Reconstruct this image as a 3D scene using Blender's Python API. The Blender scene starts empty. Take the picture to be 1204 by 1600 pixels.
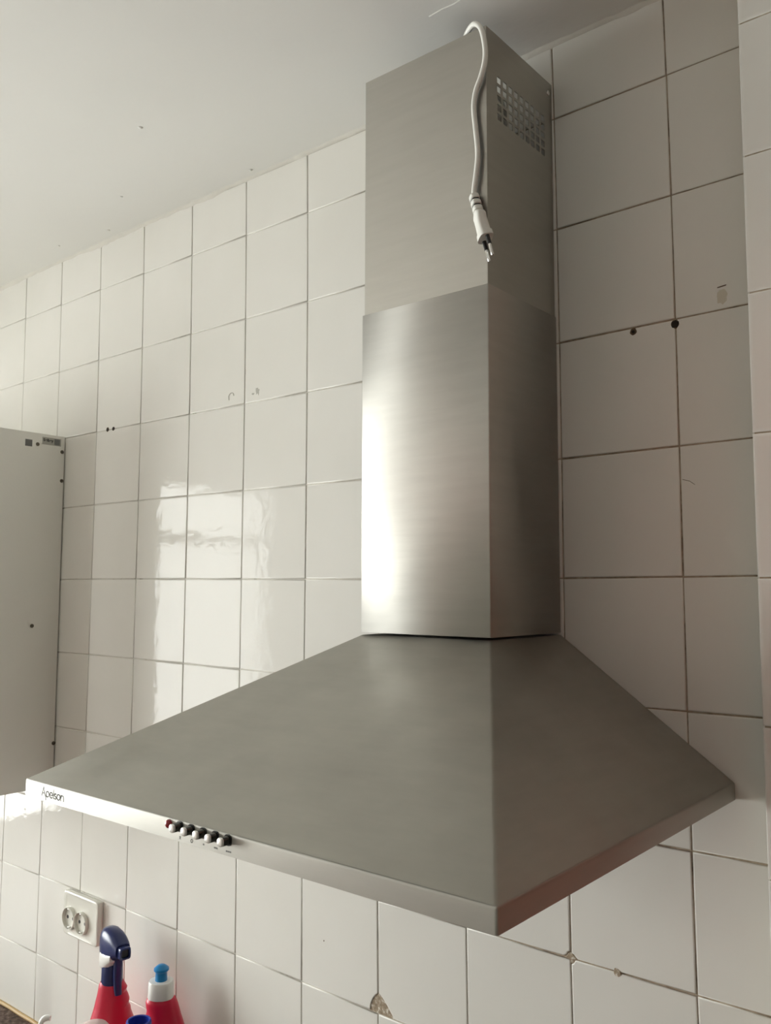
import bpy, bmesh, math, random
from mathutils import Vector, Matrix
random.seed(7)
scene = bpy.context.scene
C = scene.collection

# ------------------------------------------------------------------ camera
CAM = Vector((0.51269, -0.97316, 1.78687))
yaw, pitch, roll, F = 0.6873, 0.0884, 0.0025, 1353.17
cy, sy, cp, sp = math.cos(yaw), math.sin(yaw), math.cos(pitch), math.sin(pitch)
fw = Vector((-sy*cp, cy*cp, sp)); rt = Vector((cy, sy, 0)); up = rt.cross(fw)
c_, s_ = math.cos(roll), math.sin(roll)
R_ = c_*rt + s_*up; U_ = -s_*rt + c_*up
cam_data = bpy.data.cameras.new('camera')
cam = bpy.data.objects.new('camera', cam_data); C.objects.link(cam)
M = Matrix.Identity(4)
for i in range(3):
    M[i][0] = R_[i]; M[i][1] = U_[i]; M[i][2] = -fw[i]; M[i][3] = CAM[i]
cam.matrix_world = M
cam_data.sensor_fit = 'HORIZONTAL'; cam_data.sensor_width = 36.0
cam_data.lens = F/1204*36.0
cam_data.clip_start = 0.01
scene.camera = cam

# ------------------------------------------------------------------ sky, light, exposure
XL, XR, YF, ZC = -2.40, 1.75, -2.50, 2.50          # room: left, right, front wall, ceiling
DY0, DY1, DZ0, DZ1 = -0.36, -1.87, 0.06, 2.254       # balcony door opening in the left wall
FX0, FX1, FZ0, FZ1 = -2.395, -2.075, 0.12, 2.36        # narrow tall window added in the opposite wall for fill light
world = bpy.data.worlds.new('overcast_sky'); scene.world = world
world.use_nodes = True
wb = world.node_tree.nodes['Background']
wb.inputs['Color'].default_value = (.975, 1.0, .965, 1); wb.inputs['Strength'].default_value = 3.0
pl = bpy.data.lights.new('window_portal', 'AREA'); pl.shape = 'RECTANGLE'
pl.size = abs(DY1-DY0); pl.size_y = DZ1-DZ0
pl.cycles.is_portal = True
po = bpy.data.objects.new('window_portal', pl); C.objects.link(po)
po.location = (XL-0.16, (DY0+DY1)/2, (DZ0+DZ1)/2)
po.rotation_euler = (math.pi/2, 0, -math.pi/2)
p2 = bpy.data.lights.new('window_portal', 'AREA'); p2.shape = 'RECTANGLE'
p2.size = FX1-FX0; p2.size_y = FZ1-FZ0; p2.cycles.is_portal = True
po2 = bpy.data.objects.new('window_portal', p2); C.objects.link(po2)
po2.location = ((FX0+FX1)/2, YF-.16, (FZ0+FZ1)/2)
po2.rotation_euler = (-math.pi/2, 0, math.pi)
vs = scene.view_settings
vs.view_transform = 'Standard'; vs.look = 'None'; vs.gamma = 1.0; vs.use_curve_mapping = False
vs.exposure = 2.46
cyc = scene.cycles
cyc.use_denoising = True
cyc.max_bounces = 14; cyc.diffuse_bounces = 8; cyc.glossy_bounces = 6; cyc.transmission_bounces = 8
cyc.sample_clamp_indirect = 6.0
cyc.caustics_reflective = False; cyc.caustics_refractive = False

# ------------------------------------------------------------------ materials
def mat(name, base=(.8,.8,.8), rough=.5, metal=0.0, **kw):
    m = bpy.data.materials.new(name); m.use_nodes = True
    b = m.node_tree.nodes['Principled BSDF']
    b.inputs['Base Color'].default_value = (*base, 1)
    b.inputs['Roughness'].default_value = rough; b.inputs['Metallic'].default_value = metal
    for k, v in kw.items(): b.inputs[k].default_value = v
    return m
def nodes(m):
    nt = m.node_tree
    return nt, nt.nodes['Principled BSDF'], nt.links.new
def coords(nt, space='world'):
    if space == 'world':
        return nt.nodes.new('ShaderNodeNewGeometry').outputs['Position']
    return nt.nodes.new('ShaderNodeTexCoord').outputs['Object']
def noise(nt, vec, scale, detail=2.0, rough=.5, stretch=None):
    if stretch:
        mp = nt.nodes.new('ShaderNodeMapping'); mp.inputs['Scale'].default_value = stretch
        nt.links.new(vec, mp.inputs['Vector']); vec = mp.outputs['Vector']
    n = nt.nodes.new('ShaderNodeTexNoise'); n.inputs['Scale'].default_value = scale
    n.inputs['Detail'].default_value = detail; n.inputs['Roughness'].default_value = rough
    nt.links.new(vec, n.inputs['Vector'])
    return n.outputs['Fac']
def ramp(nt, fac, stops):
    r = nt.nodes.new('ShaderNodeValToRGB'); e = r.color_ramp.elements
    while len(e) < len(stops): e.new(.5)
    for el, (p, c) in zip(e, stops):
        el.position = p; el.color = (*c, 1) if len(c) == 3 else c
    nt.links.new(fac, r.inputs['Fac']); return r.outputs['Color']
def bump(nt, bsdf, h, strength, dist):
    b = nt.nodes.new('ShaderNodeBump'); b.inputs['Strength'].default_value = strength
    b.inputs['Distance'].default_value = dist
    nt.links.new(h, b.inputs['Height']); nt.links.new(b.outputs['Normal'], bsdf.inputs['Normal'])
def maprange(nt, v, a, b, c, d):
    n = nt.nodes.new('ShaderNodeMapRange')
    for k, x in zip(('From Min','From Max','To Min','To Max'), (a,b,c,d)): n.inputs[k].default_value = x
    nt.links.new(v, n.inputs['Value']); return n.outputs['Result']

m_tile = mat('white_glazed_tile', (.80,.79,.745), .035, **{'Specular IOR Level': .10})
nt, b, L = nodes(m_tile)
pos = coords(nt)
bump(nt, b, noise(nt, pos, 42, 3.5), .11, .0035)
L(ramp(nt, noise(nt, pos, 3.5, 3), [(.35,(.775,.765,.72)),(.65,(.815,.805,.765))]), b.inputs['Base Color'])

m_grout = mat('stained_grout', (.5,.47,.4), .9)
nt, b, L = nodes(m_grout)
pos = coords(nt)
# the joints near the cooker are browner with old grease
sx = nt.nodes.new('ShaderNodeSeparateXYZ'); L(pos, sx.inputs[0])
dirt = maprange(nt, sx.outputs['X'], -.5, .0, 0, 1)
clean = ramp(nt, noise(nt, pos, 14, 4, .7), [(.30,(.30,.27,.22)),(.40,(.60,.58,.53)),(.7,(.76,.74,.69))])
dirty = ramp(nt, noise(nt, pos, 20, 4, .7), [(.33,(.13,.10,.07)),(.50,(.38,.31,.23)),(.75,(.58,.52,.43))])
mx = nt.nodes.new('ShaderNodeMix'); mx.data_type = 'RGBA'
L(dirt, mx.inputs[0]); L(clean, mx.inputs[6]); L(dirty, mx.inputs[7]); L(mx.outputs[2], b.inputs['Base Color'])

m_plaster = mat('ceiling_plaster', (.78,.775,.74), .92)
nt, b, L = nodes(m_plaster); pos = coords(nt)
bump(nt, b, noise(nt, pos, 7, 5, .6), .35, .006)
m_wallpaint = mat('painted_wall', (.80,.79,.75), .5)
nt, b, L = nodes(m_wallpaint); bump(nt, b, noise(nt, coords(nt), 25, 4), .2, .003)
m_dim = mat('grey_paint', (.2,.19,.17), .8)
m_caulk = mat('plaster_filler', (.72,.70,.64), .85)
nt, b, L = nodes(m_caulk); bump(nt, b, noise(nt, coords(nt), 160, 3), .5, .002)

def steel(name, base, rough, aniso, streak=0.0, smudge=.08):
    m = mat(name, base, rough, 1.0)
    nt, b, L = nodes(m); pos = coords(nt)
    n = noise(nt, pos, 9, 4, .6, (1.0,1.0,.55))
    L(maprange(nt, n, .3, .7, rough-smudge, rough+smudge), b.inputs['Roughness'])
    if aniso:
        b.inputs['Anisotropic'].default_value = aniso
        tg = nt.nodes.new('ShaderNodeTangent'); tg.direction_type = 'RADIAL'; tg.axis = 'Z'
        L(tg.outputs['Tangent'], b.inputs['Tangent']); b.inputs['Anisotropic Rotation'].default_value = .25
    f = noise(nt, pos, 22, 3, .6, (.5,.5,5))
    k = streak
    L(ramp(nt, f, [(.3,tuple(x*(1-k) for x in base)),(.7,tuple(min(1,x*(1+k)) for x in base))]), b.inputs['Base Color'])
    return m
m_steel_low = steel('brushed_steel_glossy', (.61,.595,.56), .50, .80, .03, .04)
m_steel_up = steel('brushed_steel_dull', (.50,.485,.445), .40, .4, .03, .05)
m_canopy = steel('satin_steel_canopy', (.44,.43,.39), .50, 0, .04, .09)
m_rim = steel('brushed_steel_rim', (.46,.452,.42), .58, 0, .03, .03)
m_chrome = mat('chrome', (.80,.79,.77), .08, 1.0)
m_button = mat('black_chrome', (.10,.10,.095), .22, 1.0)
m_cap = mat('silver_cap', (.85,.85,.83), .35, .6)
m_dark = mat('black_plastic', (.012,.012,.012), .45)
m_print = mat('grey_print', (.16,.16,.155), .6)
m_led = mat('red_lens', (.33,.008,.02), .12)
m_led.node_tree.nodes['Principled BSDF'].inputs['Coat Weight'].default_value = .6
m_alu = mat('aluminium_duct', (.72,.71,.69), .35, 1.0)
nt, b, L = nodes(m_alu); bump(nt, b, noise(nt, coords(nt), 70, 3), .5, .004)
m_filter = mat('filter_mesh', (.5,.5,.48), .4, 1.0)
m_cable = mat('white_cable', (.80,.80,.76), .38)
m_cab = mat('white_melamine', (.78,.765,.715), .5)
nt, b, L = nodes(m_cab); bump(nt, b, noise(nt, coords(nt), 240, 2), .12, .001)
m_screw = mat('screw_metal', (.16,.14,.11), .4, .9)
m_sticker = mat('grey_label', (.38,.37,.33), .6)
m_socket = mat('socket_plastic', (.74,.735,.67), .25)
m_red = mat('red_bottle_plastic', (.58,.006,.045), .33)
m_red.node_tree.nodes['Principled BSDF'].inputs['Subsurface Weight'].default_value = .05
m_navy = mat('navy_plastic', (.012,.022,.105), .3)
m_white_pl = mat('white_plastic', (.80,.80,.77), .3)
m_cyan = mat('cyan_plastic', (.0,.19,.47), .3)
m_pink = mat('pale_pink_plastic', (.62,.47,.45), .3)
m_blue = mat('blue_plastic', (.02,.045,.33), .25)
m_mortar = mat('mortar', (.38,.31,.23), .95)
nt, b, L = nodes(m_mortar); pos = coords(nt)
f = noise(nt, pos, 170, 4, .65)
L(ramp(nt, f, [(.40,(.30,.235,.165)),(.55,(.42,.345,.255)),(.64,(.74,.70,.62))]), b.inputs['Base Color'])
bump(nt, b, f, .8, .002)
m_hole = mat('drill_hole_shade', (.015,.011,.008), .9)  # near-black discs stand in for the shaded hollow of the holes
m_rust = mat('wall_plug_brown', (.10,.065,.035), .8)
m_stain = mat('faint_glaze_stain', (.60,.56,.46), .3)
m_smear = mat('grey_smear', (.44,.43,.385), .6)
m_granite = mat('brown_granite', (.1,.07,.05), .6, **{'Specular IOR Level': .25})
nt, b, L = nodes(m_granite); pos = coords(nt)
vo = nt.nodes.new('ShaderNodeTexVoronoi'); vo.inputs['Scale'].default_value = 140; L(pos, vo.inputs['Vector'])
n2 = noise(nt, pos, 90, 4, .7)
L(ramp(nt, n2, [(.36,(.020,.013,.010)),(.48,(.085,.05,.036)),(.6,(.16,.115,.10)),(.75,(.30,.25,.23))]), b.inputs['Base Color'])
m_silicone = mat('yellowed_silicone', (.52,.36,.16), .5)
m_wood = mat('reddish_wood', (.25,.07,.03), .4)
nt, b, L = nodes(m_wood); pos = coords(nt)
wv = noise(nt, pos, 14, 4, .6, (6,6,.5))
L(ramp(nt, wv, [(.3,(.19,.045,.022)),(.7,(.30,.085,.042))]), b.inputs['Base Color'])
m_rose = mat('rose_lacquer', (.72,.50,.47), .45)
m_tan = mat('tan_lacquer', (.72,.62,.50), .45)
m_beige = mat('beige_lacquer', (.74,.63,.59), .45)
m_frame = mat('door_paint', (.72,.71,.67), .4)
m_floor = mat('floor_ceramic', (.42,.36,.29), .35)
nt, b, L = nodes(m_floor); pos = coords(nt)
br = nt.nodes.new('ShaderNodeTexBrick'); br.inputs['Scale'].default_value = 1.0; br.offset = 0
br.inputs['Brick Width'].default_value = .33; br.inputs['Row Height'].default_value = .33
br.inputs['Mortar Size'].default_value = .004
br.inputs['Color1'].default_value = (.36,.335,.30,1); br.inputs['Color2'].default_value = (.33,.305,.27,1)
br.inputs['Mortar'].default_value = (.1,.09,.08,1)
L(pos, br.inputs['Vector']); L(br.outputs['Color'], b.inputs['Base Color'])
m_glass = bpy.data.materials.new('window_glass'); m_glass.use_nodes = True
nt = m_glass.node_tree; nt.nodes.remove(nt.nodes['Principled BSDF'])
tr = nt.nodes.new('ShaderNodeBsdfTransparent'); gl = nt.nodes.new('ShaderNodeBsdfGlossy')
gl.inputs['Roughness'].default_value = .01
ms = nt.nodes.new('ShaderNodeMixShader'); fr = nt.nodes.new('ShaderNodeFresnel'); fr.inputs['IOR'].default_value = 1.45
nt.links.new(fr.outputs[0], ms.inputs[0]); nt.links.new(tr.outputs[0], ms.inputs[1]); nt.links.new(gl.outputs[0], ms.inputs[2])
nt.links.new(ms.outputs[0], nt.nodes['Material Output'].inputs['Surface'])

# ------------------------------------------------------------------ mesh helpers
def link(o, parent=None):
    C.objects.link(o)
    if parent is not None:
        o.parent = parent
        o.matrix_parent_inverse = Matrix.Translation(parent.location).inverted() if parent.type == 'EMPTY' else Matrix.Identity(4)
    return o
def mesh(name, verts, faces, m, parent=None, smooth=False):
    me = bpy.data.meshes.new(name); me.from_pydata([tuple(v) for v in verts], [], faces)
    me.validate(); me.update(); me.materials.append(m)
    if smooth: me.polygons.foreach_set('use_smooth', [True]*len(me.polygons))
    return link(bpy.data.objects.new(name, me), parent)
def bm_obj(name, bm, m, parent=None, smooth=False):
    bmesh.ops.recalc_face_normals(bm, faces=bm.faces)
    me = bpy.data.meshes.new(name); bm.to_mesh(me); bm.free(); me.materials.append(m)
    if smooth:
        me.polygons.foreach_set('use_smooth', [True]*len(me.polygons))
        me.set_sharp_from_angle(angle=math.radians(38))
    return link(bpy.data.objects.new(name, me), parent)
def box_bm(lo, hi, bev=0.0, seg=2, bm=None):
    own = bm is None
    if own: bm = bmesh.new()
    x0,y0,z0 = lo; x1,y1,z1 = hi
    v = [bm.verts.new(p) for p in ((x0,y0,z0),(x1,y0,z0),(x1,y1,z0),(x0,y1,z0),(x0,y0,z1),(x1,y0,z1),(x1,y1,z1),(x0,y1,z1))]
    for f in ((3,2,1,0),(4,5,6,7),(0,1,5,4),(1,2,6,5),(2,3,7,6),(3,0,4,7)): bm.faces.new([v[i] for i in f])
    if bev: bmesh.ops.bevel(bm, geom=list(bm.edges), offset=bev, segments=seg, affect='EDGES', profile=.5)
    return bm
def box(name, lo, hi, m, parent=None, bev=0.0):
    lo, hi = [min(a,b) for a,b in zip(lo,hi)], [max(a,b) for a,b in zip(lo,hi)]
    return bm_obj(name, box_bm(lo, hi, bev), m, parent, smooth=bev > 0)
def loft(name, rings, m, parent=None, smooth=True, cap=True):
    n = len(rings[0]); vs_ = [p for r in rings for p in r]; fs = []
    for i in range(len(rings)-1):
        for j in range(n):
            k = (j+1) % n
            fs.append((i*n+j, i*n+k, (i+1)*n+k, (i+1)*n+j))
    if cap:
        fs.append(tuple(reversed(range(n)))); fs.append(tuple(range((len(rings)-1)*n, len(rings)*n)))
    bm = bmesh.new(); bv = [bm.verts.new(p) for p in vs_]
    for f in fs:
        try: bm.faces.new([bv[i] for i in f])
        except ValueError: pass
    return bm_obj(name, bm, m, parent, smooth)
def ring(c, ax, ay, rx, ry, n=28, power=2.0):
    out = []
    for i in range(n):
        t = 2*math.pi*i/n; ct, st = math.cos(t), math.sin(t)
        e = 2.0/power
        out.append(Vector(c) + ax*(rx*math.copysign(abs(ct)**e, ct)) + ay*(ry*math.copysign(abs(st)**e, st)))
    return out
X_, Y_, Z_ = Vector((1,0,0)), Vector((0,1,0)), Vector((0,0,1))
def lathe(name, base, prof, m, parent=None, ax=X_, ay=Y_, squash=1.0, n=32, cap=True, offx=None):
    rs = []
    for i, (z, r) in enumerate(prof):
        c = Vector(base) + Z_*z + (ax*offx[i] if offx else Vector())
        rs.append(ring(c, ax, ay, max(r,1e-4), max(r,1e-4)*squash, n))
    return loft(name, rs, m, parent, True, cap)
def cyl(name, a, b, r, m, parent=None, n=20, r2=None, bev=0.0):
    a, b = Vector(a), Vector(b); d = (b-a).normalized()
    ux = d.orthogonal().normalized(); uy = d.cross(ux)
    r2 = r if r2 is None else r2
    rs = [ring(a,ux,uy,r,r,n)]
    if bev: rs += [ring(b-d*bev,ux,uy,r2,r2,n), ring(b-d*bev*.3,ux,uy,r2-bev*.3,r2-bev*.3,n), ring(b,ux,uy,r2-bev,r2-bev,n)]
    else: rs += [ring(b,ux,uy,r2,r2,n)]
    return loft(name, rs, m, parent)
def spline(pts, n=10):
    P = [Vector(p) for p in pts]; P = [2*P[0]-P[1]] + P + [2*P[-1]-P[-2]]; out = []
    for i in range(1, len(P)-2):
        for k in range(n):
            t = k/n; a,b_,c,d = P[i-1],P[i],P[i+1],P[i+2]
            out.append(.5*((2*b_)+(c-a)*t+(2*a-5*b_+4*c-d)*t*t+(3*b_-a-3*c+d)*t**3))
    out.append(P[-2]); return out
def tube(name, pts, r, m, parent=None, n=14, radii=None, flat=1.0, side=None):
    rs = []
    sidev = side or Vector((0.3,1,0.1))
    for i, p in enumerate(pts):
        d = (pts[min(i+1,len(pts)-1)] - pts[max(i-1,0)]).normalized()
        ux = d.cross(sidev).normalized(); uy = ux.cross(d).normalized()
        q = radii[i] if radii else r
        rs.append(ring(p, ux, uy, q, q*flat, n))
    return loft(name, rs, m, parent)
def empty(name, loc, label, cat, group=None):
    o = bpy.data.objects.new(name, None); o.location = loc; o.empty_display_size = .05; C.objects.link(o)
    return tag(o, label, cat, group)
def tag(o, label, cat, group=None, kind=None):
    o['label'] = label; o['category'] = cat
    if group: o['group'] = group
    if kind: o['kind'] = kind
    return o
def struct(o, label, cat):
    return tag(o, label, cat, kind='structure')

# ------------------------------------------------------------------ tiled wall behind the hood
T = .15; Z0 = 1.80                      # tile pitch, height of the joint at eye level
WC = [[.013135,.017296],[-.003129,-.006902],[.003218,-.004518],[-.000908,-.000205],[-.001357,-6e-06],
      [-.000599,-.001703],[.000172,.000239],[7e-05,.000132],[.000188,1.7e-05],[-.000347,.000301]]
def joint(c, r):                        # joints wander a few millimetres, as laid by hand
    cc = min(max(c,-9.5),1.6)+4; rr = min(max(r,-5),4.6)
    f = (1,cc,rr,cc*cc,cc*rr,rr*rr,cc**3,cc*cc*rr,cc*rr*rr,rr**3)
    dx = sum(a*b[0] for a,b in zip(f,WC)); dz = sum(a*b[1] for a,b in zip(f,WC))
    return (c+dx)*T, Z0+(r+dz)*T
GAP, BEV, TH = .0009, .0016, .0016      # half joint width, pillow edge, height above the grout
def inset(poly, d):
    n = len(poly); out = []
    for i in range(n):
        a,b_,c = Vector(poly[i-1]),Vector(poly[i]),Vector(poly[(i+1)%n])
        e1=(b_-a).normalized(); e2=(c-b_).normalized()
        n1=Vector((-e1.y,e1.x)); n2=Vector((-e2.y,e2.x)); k=1+n1.dot(n2)
        out.append(tuple(b_+(n1+n2)*(d/max(k,.35))))
    return out
def tile_mesh(poly, y, wall, tilt=(0,0), lift=0.0, bev=BEV):
    # poly: counter-clockwise seen from the room, in (x, z); face at y
    cx = sum(p[0] for p in poly)/len(poly); cz = sum(p[1] for p in poly)/len(poly)
    rings = []
    for d, h in ((0,0),(0,TH*.55),(bev*.3,TH*.86),(bev,TH)):
        rings.append([(p[0], p[1], h) for p in (inset(poly,d) if d else poly)])
    n = len(poly); vs_ = []
    for r in rings:
        for (x,z,h) in r:
            vs_.append((x-cx, -(h+lift + (tilt[0]*(x-cx)+tilt[1]*(z-cz) if h > 0 else 0)), z-cz))
    fs = []
    for i in range(3):
        for j in range(n):
            k=(j+1)%n; fs.append((i*n+j,i*n+k,(i+1)*n+k,(i+1)*n+j))
    fs.append(tuple(range(3*n,4*n)))
    me = bpy.data.meshes.new('tile'); me.from_pydata(vs_,[],fs); me.materials.append(m_tile)
    me.polygons.foreach_set('use_smooth', [True]*(3*n)+[False]); me.update()
    o = bpy.data.objects.new('tile', me); C.objects.link(o); o.location = (cx, y, cz); o.parent = wall
    return o

ZK = .91                                # worktop height
wall = box('wall_back', (XL-.15, TH, 0), (.262, .15, ZC), m_grout)
struct(wall, 'white square-tiled kitchen wall behind the steel hood', 'wall')
RTOP = (ZC-Z0)/T
special = {}
def cut_corner(poly, corner, pts):      # replace one corner of the tile by a broken edge
    out = []
    for i, p in enumerate(poly):
        if i == corner: out += pts
        else: out.append(p)
    return out
for c in range(-16, 2):
    for r in range(-7, 5):
        r1 = min(r+1, RTOP-.004)
        if r1-r < .05: continue
        A, B, D, E = joint(c,r), joint(c+1,r), joint(c+1,r1), joint(c,r1)
        if c == 1:
            B = (.262, B[1]); D = (.262, D[1])
        if c == -16: 
            A = (XL+.001, A[1]); E = (XL+.001, E[1])
        gz = GAP*random.uniform(.8,1.25)
        gx = GAP*random.uniform(.8,1.25)
        poly = [(A[0]+gx,A[1]+gz),(B[0]-gx,B[1]+gz),(D[0]-gx,D[1]-gz),(E[0]+gx,E[1]-gz)]
        if (c,r) == (-2,-4):
            x,z = poly[0]; poly = cut_corner(poly,0,[(x,z+.0265),(x+.0068,z+.0215),(x+.0135,z+.0155),(x+.0195,z+.0085),(x+.0240,z+.0035),(x+.0262,z)])
            poly = poly
        if (c,r) == (-3,-4):
            x,z = poly[1]; poly = cut_corner(poly,1,[(x-.0140,z),(x-.0128,z+.0080),(x-.0088,z+.0165),(x-.0038,z+.0225),(x,z+.0255)])
        if (c,r) == (0,-3):
            x,z = poly[0]; poly = cut_corner(poly,0,[(x,z+.0055),(x+.003,z+.0045),(x+.0065,z+.001),(x+.008,z)])
        if (c,r) == (-1,-3):
            x,z = poly[1]; poly = cut_corner(poly,1,[(x-.0085,z),(x-.0045,z+.0025),(x-.003,z+.0055),(x,z+.007)])
        if (c,r) == (0,-4):
            x,z = poly[3]; poly = cut_corner(poly,3,[(x+.005,z),(x+.003,z-.004),(x,z-.0055)])
        tile_mesh(poly, TH, wall, (random.gauss(0,.0013), random.gauss(0,.0013)), random.uniform(0,.00025))
# a tiled pier stands four centimetres proud of that wall on the right
PX, PY = .2425, -.0425
pier = box('wall_pier', (PX+TH, PY+TH, 0), (1.10, .15, ZC), m_grout)
struct(pier, 'white tiled pier standing proud of the wall at the right edge', 'wall')
for c in range(0, 6):
    for r in range(-7, 5):
        r1 = min(r+1, RTOP-.004)
        x0, x1 = PX+c*T, PX+min(c*T+T, .857)
        dz = -.001
        z0, z1 = Z0+(r)*T+dz, Z0+r1*T+(dz if r1 == r+1 else 0)
        if x1-x0 < .02: continue
        gx = 0 if c == 0 else GAP
        tile_mesh([(x0+gx,z0+GAP),(x1-GAP,z0+GAP),(x1-GAP,z1-GAP),(x0+gx,z1-GAP)], PY+TH, pier,
                  (random.gauss(0,.0012), random.gauss(0,.0012)), 0, .004 if c == 0 else BEV)
def disc_patch(name, x, z, rx, rz, y, h, m, parent, jag=.2, n=14, dome=True):
    ph = random.random()*6
    rad = [1+jag*random.uniform(-1,1) for _ in range(n)]
    vs_ = [(x+rx*rad[i]*math.cos(2*math.pi*i/n+ph), y, z+rz*rad[i]*math.sin(2*math.pi*i/n+ph)) for i in range(n)]
    vs_ += [(x+(vx-x)*.8, y-h, z+(vz-z)*.8) for vx,_,vz in vs_]
    vs_.append((x, y-h*1.05, z))
    fs = [(i,n+i,n+(i+1)%n,(i+1)%n) for i in range(n)] + [(n+i,2*n,n+(i+1)%n) for i in range(n)]
    return mesh(name, vs_, fs, m, parent)
# mortar laid bare where corners have broken off
def patch(name, poly, y, m, parent):
    n = len(poly)
    vs_ = [(p[0],y,p[1]) for p in poly]+[(p[0],y+.0007,p[1]) for p in poly]
    fs = [tuple(range(n))] + [(i,(i+1)%n,n+(i+1)%n,n+i) for i in range(n)]
    return mesh(name, vs_, fs, m, parent)
jx, jz = joint(-2,-4)
patch('exposed_mortar', [(jx-.016,jz-.0002),(jx+.0275,jz-.0002),(jx+.023,jz+.007),(jx+.014,jz+.018),(jx+.0008,jz+.0285),(jx-.006,jz+.0225),(jx-.0132,jz+.012)], .0011, m_mortar, wall)['label'] = 'beige mortar showing through a broken tile corner'
jx, jz = joint(0,-3)
disc_patch('exposed_mortar', jx+.0005, jz-.0002, .0075, .0070, .0018, .0012, m_mortar, wall, .22)
disc_patch('filler_plug', .0604, joint(.4,-3)[1]-.0002, .0052, .0056, .0012, .0018, m_mortar, wall, .12)['label'] = 'small round plug of beige filler on a tile joint'
for x, z, r, core, lab in ((-1.008,2.1036,.0050,.0034,'left of a pair of small drill holes above the cabinet'),(-.9878,2.1030,.0046,.0034,'right of a pair of small drill holes beside the cabinet'),
                      (.0975,2.0945,.0046,.0022,'brown wall plug in a drill hole under the joint'),(.1484,2.0942,.0054,.0046,'black drill hole at the crossing of two joints')):
    o = disc_patch('wall_plug', x, z, r, r, .0002, .0006, m_rust, wall, .10); o['label'] = lab
    disc_patch('bore', x, z, core, core, -.0003, .0004, m_hole, o, .15)
disc_patch('glaze_stain', .2029, 2.1150, .0068, .0095, .0002, .00035, m_stain, wall, .25)['label'] = 'pale brown stain on a tile by the pier'
o = mesh('glaze_chip', [(.1975,-.0004,2.1258),(.2075,-.0004,2.1268),(.2080,-.0004,2.1282),(.1980,-.0004,2.1270)], [(0,1,2,3)], m_rust, wall)
hook = spline([(-.6385,2.113,0),(-.639,2.120,0),(-.634,2.1245,0),(-.628,2.1235,0),(-.626,2.119,0)], 4)
tube('hook_mark', [Vector((v.x,-.0002,v.y)) for v in hook], .0007, m_smear, wall, 6)
disc_patch('smear_mark', -.5655, 2.1185, .0062, .0065, .0001, .0003, m_smear, wall, .45)
disc_patch('smear_mark', -.5765, 2.1150, .0035, .0018, .0001, .0003, m_smear, wall, .3)
disc_patch('dark_speck', -.4017, 1.2679, .0011, .0014, .0001, .0005, m_rust, wall, .2)
o = tube('hairline_crack', [Vector((x,-.0001,z)) for x,z in ((.152,1.912),(.160,1.9095),(.166,1.905))], .00028, m_rust, wall, 6)

# ceiling with rough filler where it meets the tiles
ceil = box('ceiling', (XL-.15, YF-.15, ZC), (XR+.15, .15, ZC+.12), m_plaster)
struct(ceil, 'off-white hand-trowelled plaster ceiling', 'ceiling')
def filler_strip(x0, x1, y, parent):
    n = int((x1-x0)/.012); vs_ = []; w = .008
    for i in range(n+1):
        x = x0+(x1-x0)*i/n
        w += random.uniform(-.0022,.0022); w = min(max(w,.003),.009)
        d = .0024+random.uniform(0,.0022)
        vs_ += [(x,y+.002,ZC-w),(x,y-d*.7,ZC-w*.75),(x,y-d,ZC-.0012),(x,y-d-.0025-random.uniform(0,.003),ZC+.001)]
    fs = [(i*4+k,i*4+k+1,i*4+5+k,i*4+4+k) for i in range(n) for k in range(3)]
    o = mesh('ceiling_filler', vs_, fs, m_caulk, parent, True); return o
filler_strip(XL, PX, 0, ceil)['label'] = 'ragged filler between ceiling and tiles'
filler_strip(PX, 1.1, PY, ceil)
tube('plaster_ridge', [Vector(p) for p in ((-.096,-.1475,2.5),(-.075,-.149,2.5),(-.058,-.1475,2.5),(-.03,-.150,2.5),(.02,-.153,2.5),(.09,-.16,2.5))], .0011, m_plaster, ceil, 6)
for x, y, r in ((-.60,-.22,.004),(-.83,-.10,.003),(-.98,-.03,.004),(-1.13,-.05,.003),(-.57,-.02,.004)):
    lathe('plaster_lump', (x,y,ZC-.0016), [(0,r*.3),(.0008,r*.8),(.002,r)], m_plaster, ceil, n=10)

# rest of the room
def wallbox(name, lo, hi, lab, m=m_wallpaint): return struct(box(name, lo, hi, m), lab, 'wall')
struct(box('floor', (XL-.15, YF-.15, -.1), (XR+.15, .15, 0), m_floor), 'brown ceramic kitchen floor', 'floor')
bm = box_bm((XL-.15, YF-.15, 0), (FX0, YF, ZC)); box_bm((FX1, YF-.15, 0), (XR+.15, YF, ZC), bm=bm)
box_bm((FX0, YF-.15, 0), (FX1, YF, FZ0), bm=bm); box_bm((FX0, YF-.15, FZ1), (FX1, YF, ZC), bm=bm)
struct(bm_obj('wall_front', bm, m_wallpaint), 'pale wall opposite the hood', 'wall')
wallbox('wall_right', (XR, YF, 0), (XR+.15, .15, ZC), 'dim grey wall at the right end of the kitchen', m_dim)
wallbox('wall_niche', (1.10, -.02, 0), (XR, .15, ZC), 'pale wall beyond the tiled pier')
bm = box_bm((XL-.15, DY0, 0), (XL, 0, ZC))
box_bm((XL-.15, YF, 0), (XL, DY1, ZC), bm=bm)
box_bm((XL-.15, DY1, DZ1), (XL, DY0, ZC), bm=bm)
box_bm((XL-.15, DY1, 0), (XL, DY0, DZ0), bm=bm)
struct(bm_obj('wall_left', bm, m_wallpaint), 'pale wall with a glazed balcony door', 'wall')
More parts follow.
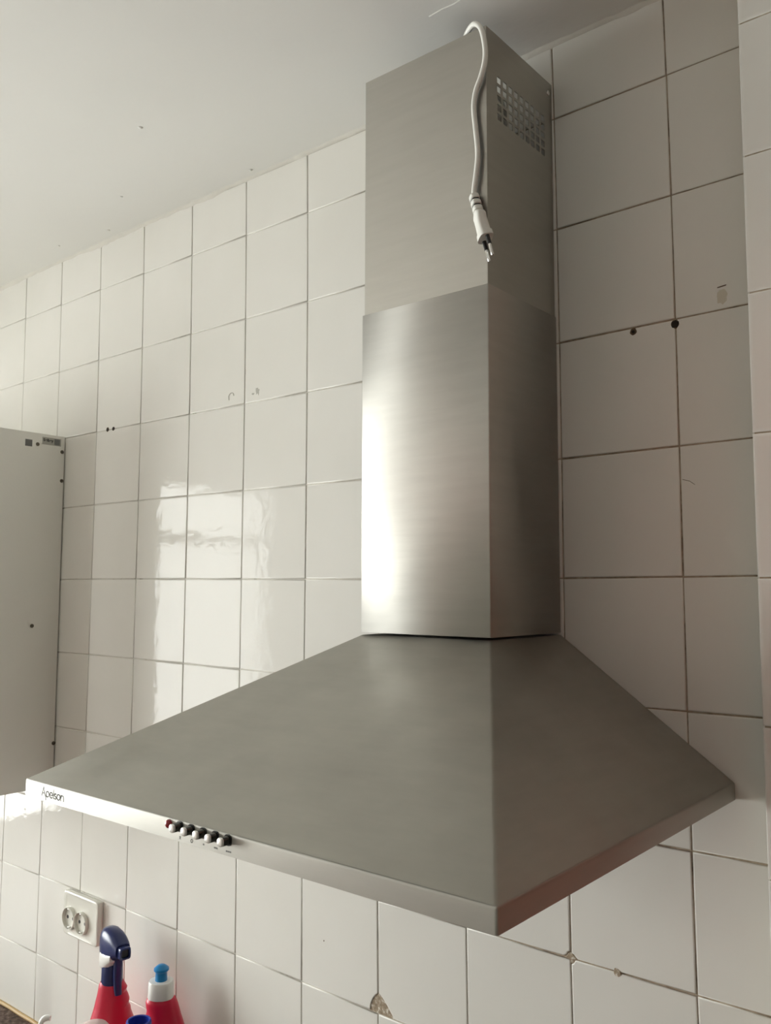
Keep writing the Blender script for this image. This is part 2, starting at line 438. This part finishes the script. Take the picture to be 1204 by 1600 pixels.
# balcony door with a transom light
door = empty('window_1', (XL-.10, (DY0+DY1)/2, DZ0), 'glazed balcony door with a transom light', 'window'); door['kind'] = 'structure'
fx0, fx1 = XL-.13, XL-.07
def member(y0, y1, z0, z1, name='frame', pr=None): return box(name, (fx0,y0,z0), (fx1,y1,z1), m_frame, pr or door, .004)
member(DY0-.035, DY0, DZ0, DZ1); member(DY1, DY1+.035, DZ0, DZ1)
member(DY1+.035, DY0-.035, DZ1-.03, DZ1); member(DY1+.035, DY0-.035, 1.980, 2.022, 'transom_bar'); member(DY1+.035, DY0-.035, DZ0, DZ0+.12, 'bottom_rail')
ym = (DY0+DY1)/2
box('pane', (XL-.103, DY1+.035, 2.022), (XL-.097, DY0-.035, DZ1-.03), m_glass, door)
box('pane', (XL-.103, DY1+.035, .98), (XL-.097, DY0-.035, 1.980), m_glass, door)
box('lower_panel', (XL-.115, DY1+.035, DZ0+.12), (XL-.085, DY0-.035, .98), m_frame, door)

win2 = empty('fill_window', ((FX0+FX1)/2, YF-.1, FZ0), 'unseen narrow tall window added opposite the hood for fill light', 'window'); win2['kind'] = 'structure'  # added source that lifts the shaded tiles beside the wall cabinet
for lo, hi in (((FX0,FZ0),(FX0+.03,FZ1)),((FX1-.03,FZ0),(FX1,FZ1)),((FX0+.03,FZ0),(FX1-.03,FZ0+.03)),((FX0+.03,FZ1-.03),(FX1-.03,FZ1))):
    box('frame', (lo[0],YF-.13,lo[1]), (hi[0],YF-.07,hi[1]), m_frame, win2, .003)
box('pane', (FX0+.03,YF-.103,FZ0+.03), (FX1-.03,YF-.097,FZ1-.03), m_glass, win2)

# ------------------------------------------------------------------ worktop, base units
wt = box('worktop', (XL+.002, -.60, ZK-.035), (PX-.003, -.001, ZK), m_granite, None, .003)
tag(wt, 'speckled dark brown granite worktop along the tiled wall', 'worktop')
tube('silicone_bead', [Vector((XL+.01+i*(PX-.02-XL)/60, -.003+random.uniform(-.001,.001), ZK+.001)) for i in range(61)], .0042, m_silicone, wt, 10)['label'] = 'yellowed silicone bead'
xs = [XL+.003, -1.63, -.905, -.33, PX-.004]
names = ['white base cabinet under the worktop beside the balcony door','second white base cabinet from the balcony door','white base cabinet beneath the soap bottles','white base cabinet below the hood by the pier']
for i in range(4):
    bc = empty('base_cabinet', ((xs[i]+xs[i+1])/2, -.3, 0), names[i], 'cabinet', 'base cabinets under the worktop')
    box('body', (xs[i]+.001, -.56, .0), (xs[i+1]-.001, -.003, ZK-.036), m_cab, bc)
    d = box('door', (xs[i]+.003, -.58, .12), (xs[i+1]-.003, -.561, ZK-.04), m_cab, bc, .002)
    box('handle', (xs[i+1]-.06, -.60, .62), (xs[i+1]-.045, -.5805, .78), m_chrome, d, .003)

# ------------------------------------------------------------------ cooker hood
hx, hw, hd = -.0989, .299, .4776
zl0, zl1, zc = 1.5632, 1.5815, 1.7305
hood = empty('cooker_hood', (hx, 0, zl0), 'stainless steel pyramid chimney hood on the tiled wall', 'cooker hood')
G = -.0006                                # everything hangs a hair off the tiles
# sloping canopy
ct_w, ct_d = .0935, .1600
bm = bmesh.new()
top = [(hx-ct_w,-ct_d,zc),(hx+ct_w,-ct_d,zc),(hx+ct_w+.0018,G,zc),(hx-ct_w-.0018,G,zc)]
mid = [(hx-hw+.0012,-hd+.0012,zl1),(hx+hw-.0012,-hd+.0012,zl1),(hx+hw-.0012,G,zl1),(hx-hw+.0012,G,zl1)]
tv = [bm.verts.new(p) for p in top]; mv = [bm.verts.new(p) for p in mid]
for i in range(4): bm.faces.new((mv[i],mv[(i+1)%4],tv[(i+1)%4],tv[i]))
bm.faces.new(tv)
re = [e for e in bm.edges if (e.verts[0] in tv) != (e.verts[1] in tv)]
bmesh.ops.bevel(bm, geom=re, offset=.0022, segments=3, affect='EDGES', profile=.5)
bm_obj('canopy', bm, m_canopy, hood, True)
# upright rim
bm = box_bm((hx-hw,-hd,zl0),(hx+hw,G,zl1))
bmesh.ops.delete(bm, geom=[f for f in bm.faces if f.normal.z < -.9 or abs(f.calc_center_median().z-zl0) < 1e-6], context='FACES')
bmesh.ops.bevel(bm, geom=[e for e in bm.edges if len(e.link_faces) == 2], offset=.0022, segments=4, affect='EDGES', profile=.5)
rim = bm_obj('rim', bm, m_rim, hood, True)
rim['label'] = 'upright brushed steel front rim'
under = box('underside', (hx-hw+.012,-hd+.012,zl0+.003), (hx+hw-.012,-.012,zl0+.006), m_rim, hood)
for s in (-1,1):
    f = box('grease_filter', (hx+s*.14-.125,-.40,zl0+.0005), (hx+s*.14+.125,-.08,zl0+.003), m_filter, hood, .0008)
    for k in range(7):
        box('slot', (hx+s*.14-.105,-.375+k*.042,zl0+.0001), (hx+s*.14+.105,-.352+k*.042,zl0+.0006), m_dark, f)
# chimney covers: folded sheet, open at back and top
def cover(name, w, d, z0, z1, m, th=.0011, holes=False):
    bm = bmesh.new()
    def sheet(pts_fn, us, vs2, skip=None):
        grid = [[bm.verts.new(pts_fn(u,v)) for v in vs2] for u in us]
        for i in range(len(us)-1):
            for j in range(len(vs2)-1):
                if skip and skip(i,j): continue
                bm.faces.new((grid[i][j],grid[i+1][j],grid[i+1][j+1],grid[i][j+1]))
    if not holes:
        us = [G-.001, -d]; vv = [z0, z1]; sk = None
    else:
        ys = [-.0262-k*.01305 for k in range(9)]; zs = [2.3430+k*.0114 for k in range(5)]
        us = sorted([G-.001,-d]+[y-.0043 for y in ys]+[y+.0043 for y in ys], reverse=True)
        vv = sorted([z0,z1]+[z-.0040 for z in zs]+[z+.0040 for z in zs])
        iy = {us.index(y+.0043) for y in ys}; iz = {vv.index(z-.0040) for z in zs}
        sk = lambda i,j: i in iy and j in iz
    sheet(lambda u,v: (hx+w,u,v), us, vv, sk)
    sheet(lambda u,v: (hx+u,-d,v), [w,-w], [z0,z1])
    sheet(lambda u,v: (hx-w,u,v), [-d,G-.001], [z0,z1])
    bmesh.ops.remove_doubles(bm, verts=bm.verts, dist=1e-5)
    # join the folded corners with a small radius
    if not holes:
        ed = [e for e in bm.edges if len(e.link_faces) == 2 and abs(e.verts[0].co.z-e.verts[1].co.z) > .1]
        bmesh.ops.bevel(bm, geom=ed, offset=.0016, segments=3, affect='EDGES', profile=.5)
    o = bm_obj(name, bm, m, hood, not holes)
    md = o.modifiers.new('sheet', 'SOLIDIFY'); md.thickness = th; md.offset = -1
    return o
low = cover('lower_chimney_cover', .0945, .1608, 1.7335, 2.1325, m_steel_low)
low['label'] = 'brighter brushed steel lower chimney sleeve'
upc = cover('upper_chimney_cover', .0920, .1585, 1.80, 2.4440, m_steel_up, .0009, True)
upc['label'] = 'duller steel upper chimney sleeve with a vent grid on its side'
# flexible aluminium duct seen behind the vent grid
dz0 = 1.74; rings_ = []
for i in range(160):
    z = dz0 + i*.0042
    rr = .060+.0022*math.cos(i*math.pi*.5)
    rings_.append(ring((hx, -.078, z), X_, Y_, rr, rr, 28))
loft('duct', rings_, m_alu, hood)
scr = cyl('screw', (hx+.0922,-.0118,2.4285), (hx+.0945,-.0118,2.4285), .0035, m_chrome, hood, 12, bev=.0008)
# pilot light, push buttons and their printed signs
led_c = Vector((-.1440,-hd,1.5762))
lathe_r = [(0,.0040),(.0012,.0040),(.0026,.0034),(.0036,.0020),(.0040,.0004)]
loft('pilot_light', [ring(led_c+Vector((0,-h,0)), X_, Z_, r, r, 20) for h,r in lathe_r], m_led, hood)['label'] = 'round red pilot light'
for k in range(5):
    bx_ = -.1290 + k*.01625; bz = 1.5763
    rs = [ring((bx_,-hd+.0003-h,bz), X_, Z_, r, r, 22, 2.6) for h,r in ((0,.0037),(.0080,.0037))]
    bt = loft('push_button', rs, m_button, hood)
    rs = [ring((bx_,-hd+.0003-h,bz), X_, Z_, r, r, 22, 2.6) for h,r in ((.0080,.0037),(.0090,.0037),(.0097,.0033),(.0100,.0026))]
    loft('button_cap', rs, m_cap, bt)
    rs = [ring((bx_,-hd-h,bz), X_, Z_, r, r, 22, 2.6) for h,r in ((-.0002,.0047),(.0007,.0047),(.0007,.0036))]
    loft('bezel', rs, m_dark, bt)
def flat_strokes(name, strokes, origin, ax, up_, nrm, w, m, parent, h=.00012):
    bm = bmesh.new(); o = Vector(origin)
    for st in strokes:
        P = [o + ax*x + up_*y for x,y in st]
        for i in range(len(P)-1):
            a, b_ = P[i], P[i+1]; d = (b_-a)
            if d.length < 1e-7: continue
            d.normalize(); s = d.cross(nrm)*(w/2); a2, b2 = a-d*w*.35, b_+d*w*.35
            q = [a2-s,a2+s,b2+s,b2-s]
            lo = [bm.verts.new(p) for p in q]; hi = [bm.verts.new(p+nrm*h) for p in q]
            bm.faces.new(hi)
            for k in range(4): bm.faces.new((lo[k],lo[(k+1)%4],hi[(k+1)%4],hi[k]))
    return bm_obj(name, bm, m, parent)
def arc(cx, cy_, rx, ry, a0, a1, n=12):
    return [(cx+rx*math.cos(math.radians(a0+(a1-a0)*i/n)), cy_+ry*math.sin(math.radians(a0+(a1-a0)*i/n))) for i in range(n+1)]
# signs under the buttons: lamp, ring, one, two and three dots
sz = 1.5669; sg = -Y_
S0 = (-.1290+.0006, -hd, sz)
flat_strokes('printed_sign', [[(-.0012,.0006),(.0012,.0006)],[(0,.0006),(0,-.0006)],[(-.0007,-.0010),(.0007,-.0010)]], S0, X_, Z_, sg, .0006, m_print, hood)
flat_strokes('printed_sign', [arc(.01625,0,.0014,.0014,0,360,14)], S0, X_, Z_, sg, .0006, m_print, hood)
for n_, k in ((1,2),(2,3),(3,4)):
    st = []
    for q in range(n_):
        x = k*.01625+(q-(n_-1)/2)*.0024
        st.append([(x-.0005,0),(x+.0005,0)])
    flat_strokes('printed_sign', st, S0, X_, Z_, sg, .0013, m_print, hood)
# maker's name on the rim
def lettering():
    h, xh = 1.0, .62; S = []; x = 0
    S += [[(0,0),(.33,h),(.66,0)],[(.13,.34),(.53,.34)]]; x = .84
    r = .30
    S += [arc(x+r,xh/2,r,xh/2,0,360,18),[(x,xh*.5),(x,-.38)]]; x += 2*r+.16
    S += [arc(x+r,xh/2,r,xh/2,0,318,16)+[],[(x,xh/2),(x+2*r,xh/2)]]; x += 2*r+.16
    S += [[(x,1.0),(x,0)]]; x += .17
    S += [arc(x+.18,xh*.74,.17,xh*.24,30,270,9)+arc(x+.18,xh*.25,.18,xh*.25,90,-150,9)]; x += .36+.14
    S += [arc(x+r,xh/2,r,xh/2,0,360,18)]; x += 2*r+.16
    S += [[(x,0),(x,xh)],arc(x+.27,xh*.55,.27,xh*.43,180,0,10)+[(x+.54,0)]]; x += .54
    return S, x
S, wid = lettering(); k = .0425/wid; kz = .0090
S = [[(x*k, y*kz) for x,y in s] for s in S]
flat_strokes('maker_name', S, (-.3630,-hd,1.5684), X_, Z_, sg, .0011, m_print, hood)['label'] = 'thin grey lettering on the left end of the rim'

# ------------------------------------------------------------------ power cord hanging over the chimney
cord = empty('power_cord', (-.01, -.165, 2.2), 'white mains cord with a two-pin plug hung over the chimney top', 'power cord')
yc = -.1635
cp_ = [(-.040,-.142,2.350),(-.045,-.1405,2.400),(-.049,-.1400,2.4300),(-.0470,-.1440,2.4440),(-.0365,-.153,2.4485),(-.0190,-.1640,2.4480),(-.0070,-.1672,2.4350),(-.0030,-.1655,2.4120),(-.0048,yc,2.396),(-.0100,yc,2.380),(-.0175,yc,2.364),(-.0203,yc,2.345),(-.0178,yc,2.318),(-.0152,yc,2.288),(-.0178,yc,2.264),(-.0206,yc,2.246),(-.0204,yc,2.236)]
tube('cable', spline(cp_, 8), .0032, m_cable, cord, 12)
pdir = (Vector((-.0020,-.1665,2.1777)) - Vector((-.0200,-.1650,2.2380))).normalized()
p0 = Vector((-.0203,-.1650,2.2390))
wide = (rt*0.22 + Vector((.634,-.773,0))*.97).normalized(); wide = (wide - pdir*wide.dot(pdir)).normalized(); thin = pdir.cross(wide)
def prs(d, a, b_, n=20, pw=3.2): return ring(p0+pdir*d, wide, thin, a, b_, n, pw)
# strain relief: ribs with gaps
rr = []
for i in range(3):
    d = i*.0080
    rr += [prs(d,.0052,.0050), prs(d+.0010,.0058,.0054), prs(d+.0055,.0062,.0055), prs(d+.0062,.0048,.0042), prs(d+.0078,.0048,.0042)]
loft('strain_relief', rr, m_cable, cord)
for d in (.0068,.0148):
    c0 = p0+pdir*d
    loft('relief_slot', [ring(c0+pdir*q, wide, thin, .0052, .0046, 16, 3.2) for q in (-.0005,.0008)], m_dark, cord)
loft('plug_body', [prs(.0230,.0058,.0052), prs(.0262,.0088,.0058), prs(.0290,.0100,.0062), prs(.0330,.0086,.0064), prs(.0400,.0078,.0068), prs(.0500,.0084,.0070), prs(.0520,.0102,.0080), prs(.0585,.0106,.0082)], m_cable, cord)
for s in (-1,1):
    b0 = p0+pdir*.0575+wide*(s*.0062); 
    pn = cyl('pin', b0, b0+pdir*.0275, .0018, m_chrome, cord, 12, bev=.0008)
    cyl('sleeve', b0, b0+pdir*.0125, .0024, m_dark, pn, 12)

# ------------------------------------------------------------------ wall cabinet on the left
cx0, cx1, cz0, cz1 = -1.76, -1.16, 1.384, 2.105
wc = empty('wall_cabinet', ((cx0+cx1)/2, 0, cz0), 'plain white wall cabinet seen from its side at the left', 'cabinet')
box('body', (cx0, -.222, cz0), (cx1, -.0035, cz1), m_cab, wc, .0008)
box('door', (cx0+.002, -.241, cz0+.002), (cx1-.001, -.2225, cz1-.002), m_cab, wc, .001)
for y, z in ((-.0639,2.0817),(-.0091,2.0719),(-.0078,2.0109),(-.0613,1.7102),(-.0052,1.4702)):
    s = cyl('screw', (cx1-.0004,y,z), (cx1+.0007,y,z), .0040, m_screw, wc, 14, bev=.0003)
    box('slot', (cx1+.0006,y-.0022,z-.0005), (cx1+.0009,y+.0022,z+.0005), m_dark, s)
box('plain_label', (cx1-.0002,-.0908,2.0752), (cx1+.0003,-.0758,2.0892), m_print, wc)['label'] = 'small dark square sticker without readable print'
st = box('maker_label', (cx1-.0002,-.0542,2.0832), (cx1+.0003,-.0122,2.0985), m_sticker, wc); st['label'] = 'grey sticker with a bold black word'
box('print_block', (cx1+.0003,-.0272,2.0848), (cx1+.0005,-.0150,2.0970), m_print, st)
fc = bpy.data.curves.new('word', 'FONT'); fc.body = 'Selbey'; fc.size = .0085; fc.extrude = .0001; fc.offset = .00025
fo = bpy.data.objects.new('word', fc); C.objects.link(fo)
dg = bpy.context.evaluated_depsgraph_get(); me = bpy.data.meshes.new_from_object(fo.evaluated_get(dg))
bpy.data.objects.remove(fo); me.materials.clear(); me.materials.append(m_dark)
xs_ = [v.co.x for v in me.vertices]; w0 = max(xs_)-min(xs_)
# x of the text runs towards the wall (+Y), normal +X
for v in me.vertices:
    a, b_, c = v.co.x, v.co.y, v.co.z
    v.co = Vector((cx1+.0004+c, -.0520+(a-min(xs_))*.0225/w0, 2.0900+b_*.95))
wo = bpy.data.objects.new('printed_word', me); C.objects.link(wo); wo.parent = st

# ------------------------------------------------------------------ double socket
sk = empty('double_socket', (-1.03, 0, 1.155), 'off-white double wall socket on the tiles behind the bottles', 'socket')
sx0, sx1, sz0, sz1, syf = -1.0890, -.9690, 1.1160, 1.1990, -.0140
box('base', (sx0+.002,-.0075,sz0+.002), (sx1-.002,-.0005,sz1-.002), m_socket, sk, .001)
rs = []
ccx, ccz = (sx0+sx1)/2, (sz0+sz1)/2; aw, ah = (sx1-sx0)/2, (sz1-sz0)/2
for y, k in ((-.0065,0),(-.0105,0),(-.0130,.0012),(-.0140,.0035),(-.0125,.0090)):
    rs.append(ring((ccx,y,ccz), X_, Z_, aw-k, ah-k, 48, 12))
loft('cover_plate', rs, m_socket, sk)
for x in (-1.0660+.003,-1.0225+.001):
    zc_ = 1.1500
    w = loft('socket_well', [ring((x,y,zc_), X_, Z_, r, r, 32) for y,r in ((-.0110,.0210),(-.0178,.0208),(-.0188,.0203),(-.0188,.0196),(-.0178,.0191),(-.0122,.0189))], m_socket, sk)
    for s in (-1,1):
        cyl('contact_hole', (x+s*.0095,-.0120,zc_), (x+s*.0095,-.0127,zc_), .0034, m_dark, w, 12)
        box('earth_clip', (x-.0022,-.0180,zc_+s*.0166-.0012), (x+.0022,-.0125,zc_+s*.0166+.0012), m_chrome, w, .0004)

# ------------------------------------------------------------------ bottles on the worktop
def bottle_axes(deg=0):
    a = math.radians(deg); d = Vector((rt.x*math.cos(a)-rt.y*math.sin(a), rt.x*math.sin(a)+rt.y*math.cos(a), 0)).normalized()
    return d, Z_.cross(d)
def px_loft(name, base, rows, m, parent, ax, ay, squash=.75, n=32):
    rs = [ring(Vector(base)+Z_*z+ax*((a+b_)/2), ax, ay, (b_-a)/2, (b_-a)/2*squash, n, 2.2) for z,a,b_ in rows]
    return loft(name, rs, m, parent)
sb = Vector((-.846,-.0615,ZK+.0005)); ax, ay = bottle_axes(0)
spray = empty('spray_bottle', sb, 'red trigger spray bottle with a navy head in front of the socket', 'bottle')
e = .00125/1.0
px_loft('body', sb, [(0,-.043,.043),(.004,-.046,.046),(.06,-.046,.046),(.095,-.0455,.0455),(.110,-.0430,.0445),(.125,-.0385,.0425),(.138,-.0340,.0375),(.148,-.0310,.0335),(.155,-.0290,.0325),(.160,-.0278,.0292),(.168,-.0262,.0305),(.175,-.0245,.0282),(.182,-.0232,.0245),(.188,-.0222,.0262),(.194,-.0214,.0222),(.199,-.0190,.0195)], m_red, spray, ax, ay, .8)
lathe('collar', sb+Z_*.1965, [(0,.0176),(.0035,.0182),(.030,.0178),(.034,.0172)], m_navy, spray, n=28)
fd = (Vector((.83,-.555,0))*math.cos(.50) + rt*math.sin(.50)).normalized(); sd = Z_.cross(fd)
hz = sb + Z_*.2285
rs = []
for d, zb, zt, hw_ in ((-.0260,.0180,.0440,.006),(-.0245,.0100,.0520,.0125),(-.0180,.0020,.0570,.0165),(-.006,.000,.0590,.0180),(.010,.004,.0575,.0178),(.024,.012,.0530,.0165),(.034,.0185,.0470,.0150),(.0400,.0210,.0430,.0130)):
    rs.append(ring(hz+fd*d+Z_*((zb+zt)/2), sd, Z_, hw_, (zt-zb)/2, 24, 3.0))
loft('spray_head', rs, m_navy, spray)
rs = [ring(hz+fd*d+Z_*.030, sd, Z_, a, a, 16, 5) for d,a in ((.036,.0100),(.050,.0100),(.0510,.0092),(.0510,.0070),(.046,.0066))]
nz = loft('nozzle', rs, m_navy, spray)
loft('nozzle_mouth', [ring(hz+fd*d+Z_*.030, sd, Z_, .0066, .0066, 16, 5) for d in (.0455,.0470)], m_dark, nz)
rs = [ring(hz+fd*d+Z_*z, sd, fd, a, b_, 14, 3) for d,z,a,b_ in ((.022,.020,.0075,.006),(.0225,.004,.0075,.0055),(.0215,-.016,.0072,.0048),(.0235,-.034,.0066,.0042),(.0265,-.0445,.0058,.0034))]
loft('trigger', rs, m_navy, spray)
rs = [ring(hz+fd*d+Z_*((zb+zt)/2), sd, Z_, w_, (zt-zb)/2, 20, 3) for d,zb,zt,w_ in ((-.0215,-.004,.020,.0140),(-.014,-.014,.026,.0184),(.000,-.012,.027,.0192),(.012,-.002,.026,.0186),(.024,.010,.026,.0164))]
loft('white_insert', rs, m_white_pl, spray)['label'] = 'white side insert of the spray head'

so = Vector((-.7135,-.0570,ZK+.0005))
soap = empty('dish_soap_bottle', so, 'red washing-up liquid bottle with a white cap and cyan nozzle', 'bottle')
q = .158/800/1.0
def sx(px): return (px-848)/6.337/780
px_loft('body', so, [(0,-.036,.044),(.004,-.038,.047),(.06,-.0395,.048),(.10,-.033,.0465),(.140,sx(716),sx(1078)),(.160,sx(713),sx(1047)),(.171,sx(718),sx(1030)),(.180,sx(730),sx(1014)),(.188,sx(740),sx(1003)),(.196,sx(731),sx(990)),(.202,sx(729),sx(979)),(.207,sx(738),sx(968)),(.210,sx(760),sx(940))], m_red, soap, ax, ay, .72)
loft('cap', [ring(so+Z_*z, ax, ay, r, r*.88, 32, 2.3) for z,r in ((.2085,.0204),(.2090,.0208),(.2320,.0202),(.2345,.0190),(.2350,.0120))], m_white_pl, soap)
loft('nozzle', [ring(so+Z_*z, ax, ay, r, r, 24) for z,r in ((.2340,.0098),(.2470,.0094),(.2485,.0102),(.2510,.0124),(.2540,.0120),(.2570,.0085),(.2590,.0055),(.2598,.0015))], m_cyan, soap)

bb = Vector((-.6830,-.1205,ZK+.0005))
blue = empty('blue_cap_bottle', bb, 'small bottle whose open blue cap shows between the red bottles', 'bottle')
lathe('body', bb, [(0,.024),(.003,.026),(.14,.026),(.158,.020),(.168,.0165),(.172,.0165)], m_white_pl, blue)
lathe('cap', bb+Z_*.1705, [(0,.0192),(.002,.0200),(.030,.0198),(.0335,.0188),(.0340,.0170),(.0330,.0155),(.022,.0150)], m_blue, blue)
pk = Vector((-.757,-.1520,ZK+.0005))
pinkb = empty('pink_jar', pk, 'pale pink domed jar in front of the spray bottle', 'jar')
lathe('body', pk, [(0,.026),(.003,.028),(.10,.028),(.135,.0275)], m_pink, pinkb)
lathe('lid', pk+Z_*.1345, [(0,.0290),(.002,.0295),(.030,.0290),(.044,.0262),(.0515,.0200),(.0545,.0100),(.0550,.0010)], m_pink, pinkb)
wp = Vector((-.838,-.1960,ZK+.0005))
pump = empty('soap_dispenser', wp, 'white pump soap dispenser with its spout just in view', 'dispenser')
lathe('body', wp, [(0,.029),(.003,.031),(.10,.031),(.118,.026),(.125,.013),(.130,.012)], m_white_pl, pump)
lathe('pump_collar', wp+Z_*.1295, [(0,.0140),(.001,.0145),(.016,.0140),(.017,.005)], m_white_pl, pump)
cyl('pump_stem', wp+Z_*.146, wp+Z_*.170, .0042, m_white_pl, pump, 14)
t0 = wp+Z_*.170
tube('spout', spline([t0-Z_*.004, t0+Z_*.010, t0+Z_*.0165+ax*.004, t0+Z_*.0185+ax*.0100, t0+Z_*.0180+ax*.0150], 6), .0048, m_white_pl, pump, 12, flat=.8)

# kitchen tap, seen only as a mirror image in the glazed tiles
tp = Vector((-1.275,-.250,ZK+.0005))
tap = empty('kitchen_tap', tp, 'chrome kitchen mixer tap mirrored faintly in the tiles', 'tap')
lathe('body', tp, [(0,.027),(.006,.027),(.009,.023),(.150,.022),(.165,.018),(.170,.004)], m_chrome, tap)
tube('spout', spline([tp+Vector((0,0,.135)), tp+Vector((.06,-.012,.175)), tp+Vector((.13,-.026,.225)), tp+Vector((.18,-.036,.245)), tp+Vector((.20,-.04,.235)), tp+Vector((.204,-.041,.215))], 8), .0125, m_chrome, tap, 16)
tube('lever', spline([tp+Vector((0,0,.170)), tp+Vector((-.012,-.02,.19)), tp+Vector((-.03,-.06,.215))], 6), .006, m_chrome, tap, 12)

# ------------------------------------------------------------------ unseen cupboards added for the steel to mirror, right and behind
wd = empty('reflected_red_cupboard', (.70,-.043,1.36), 'unseen reddish wooden cupboard on the pier, added for the rim to reflect', 'cupboard')  # invented out of view, gives the rim its red reflection
box('body', (.374,-.385,1.36), (.98,-.0445,2.12), m_wood, wd, .002)
for i in range(2):
    d = box('door', (.376+i*.303,-.405,1.362), (.675+i*.303,-.386,2.118), m_wood, wd, .003)
    cyl('knob', (.66+i*.034,-.405,1.44), (.66+i*.034,-.427,1.44), .011, m_chrome, d, 14, bev=.003)
tc = empty('reflected_tall_cupboard', (-1.40,YF,0), 'unseen tall beige cupboard, tan and rose doors added for the chimney to reflect', 'cupboard')  # added out of view, door colours streak the chimney reflection
box('body', (-2.0,YF+.002,0.001), (-.80,YF+.36,2.15), m_beige, tc, .002)
for i in range(2):
    d = box('door', (-1.997+i*.6,YF+.3605,.08), (-1.403+i*.6,YF+.379,2.145), (m_tan, m_rose)[i], tc, .003)
    cyl('knob', (-1.46+i*.12,YF+.379,1.1), (-1.46+i*.12,YF+.40,1.1), .012, m_chrome, d, 14, bev=.003)
bpy.context.view_layer.update()
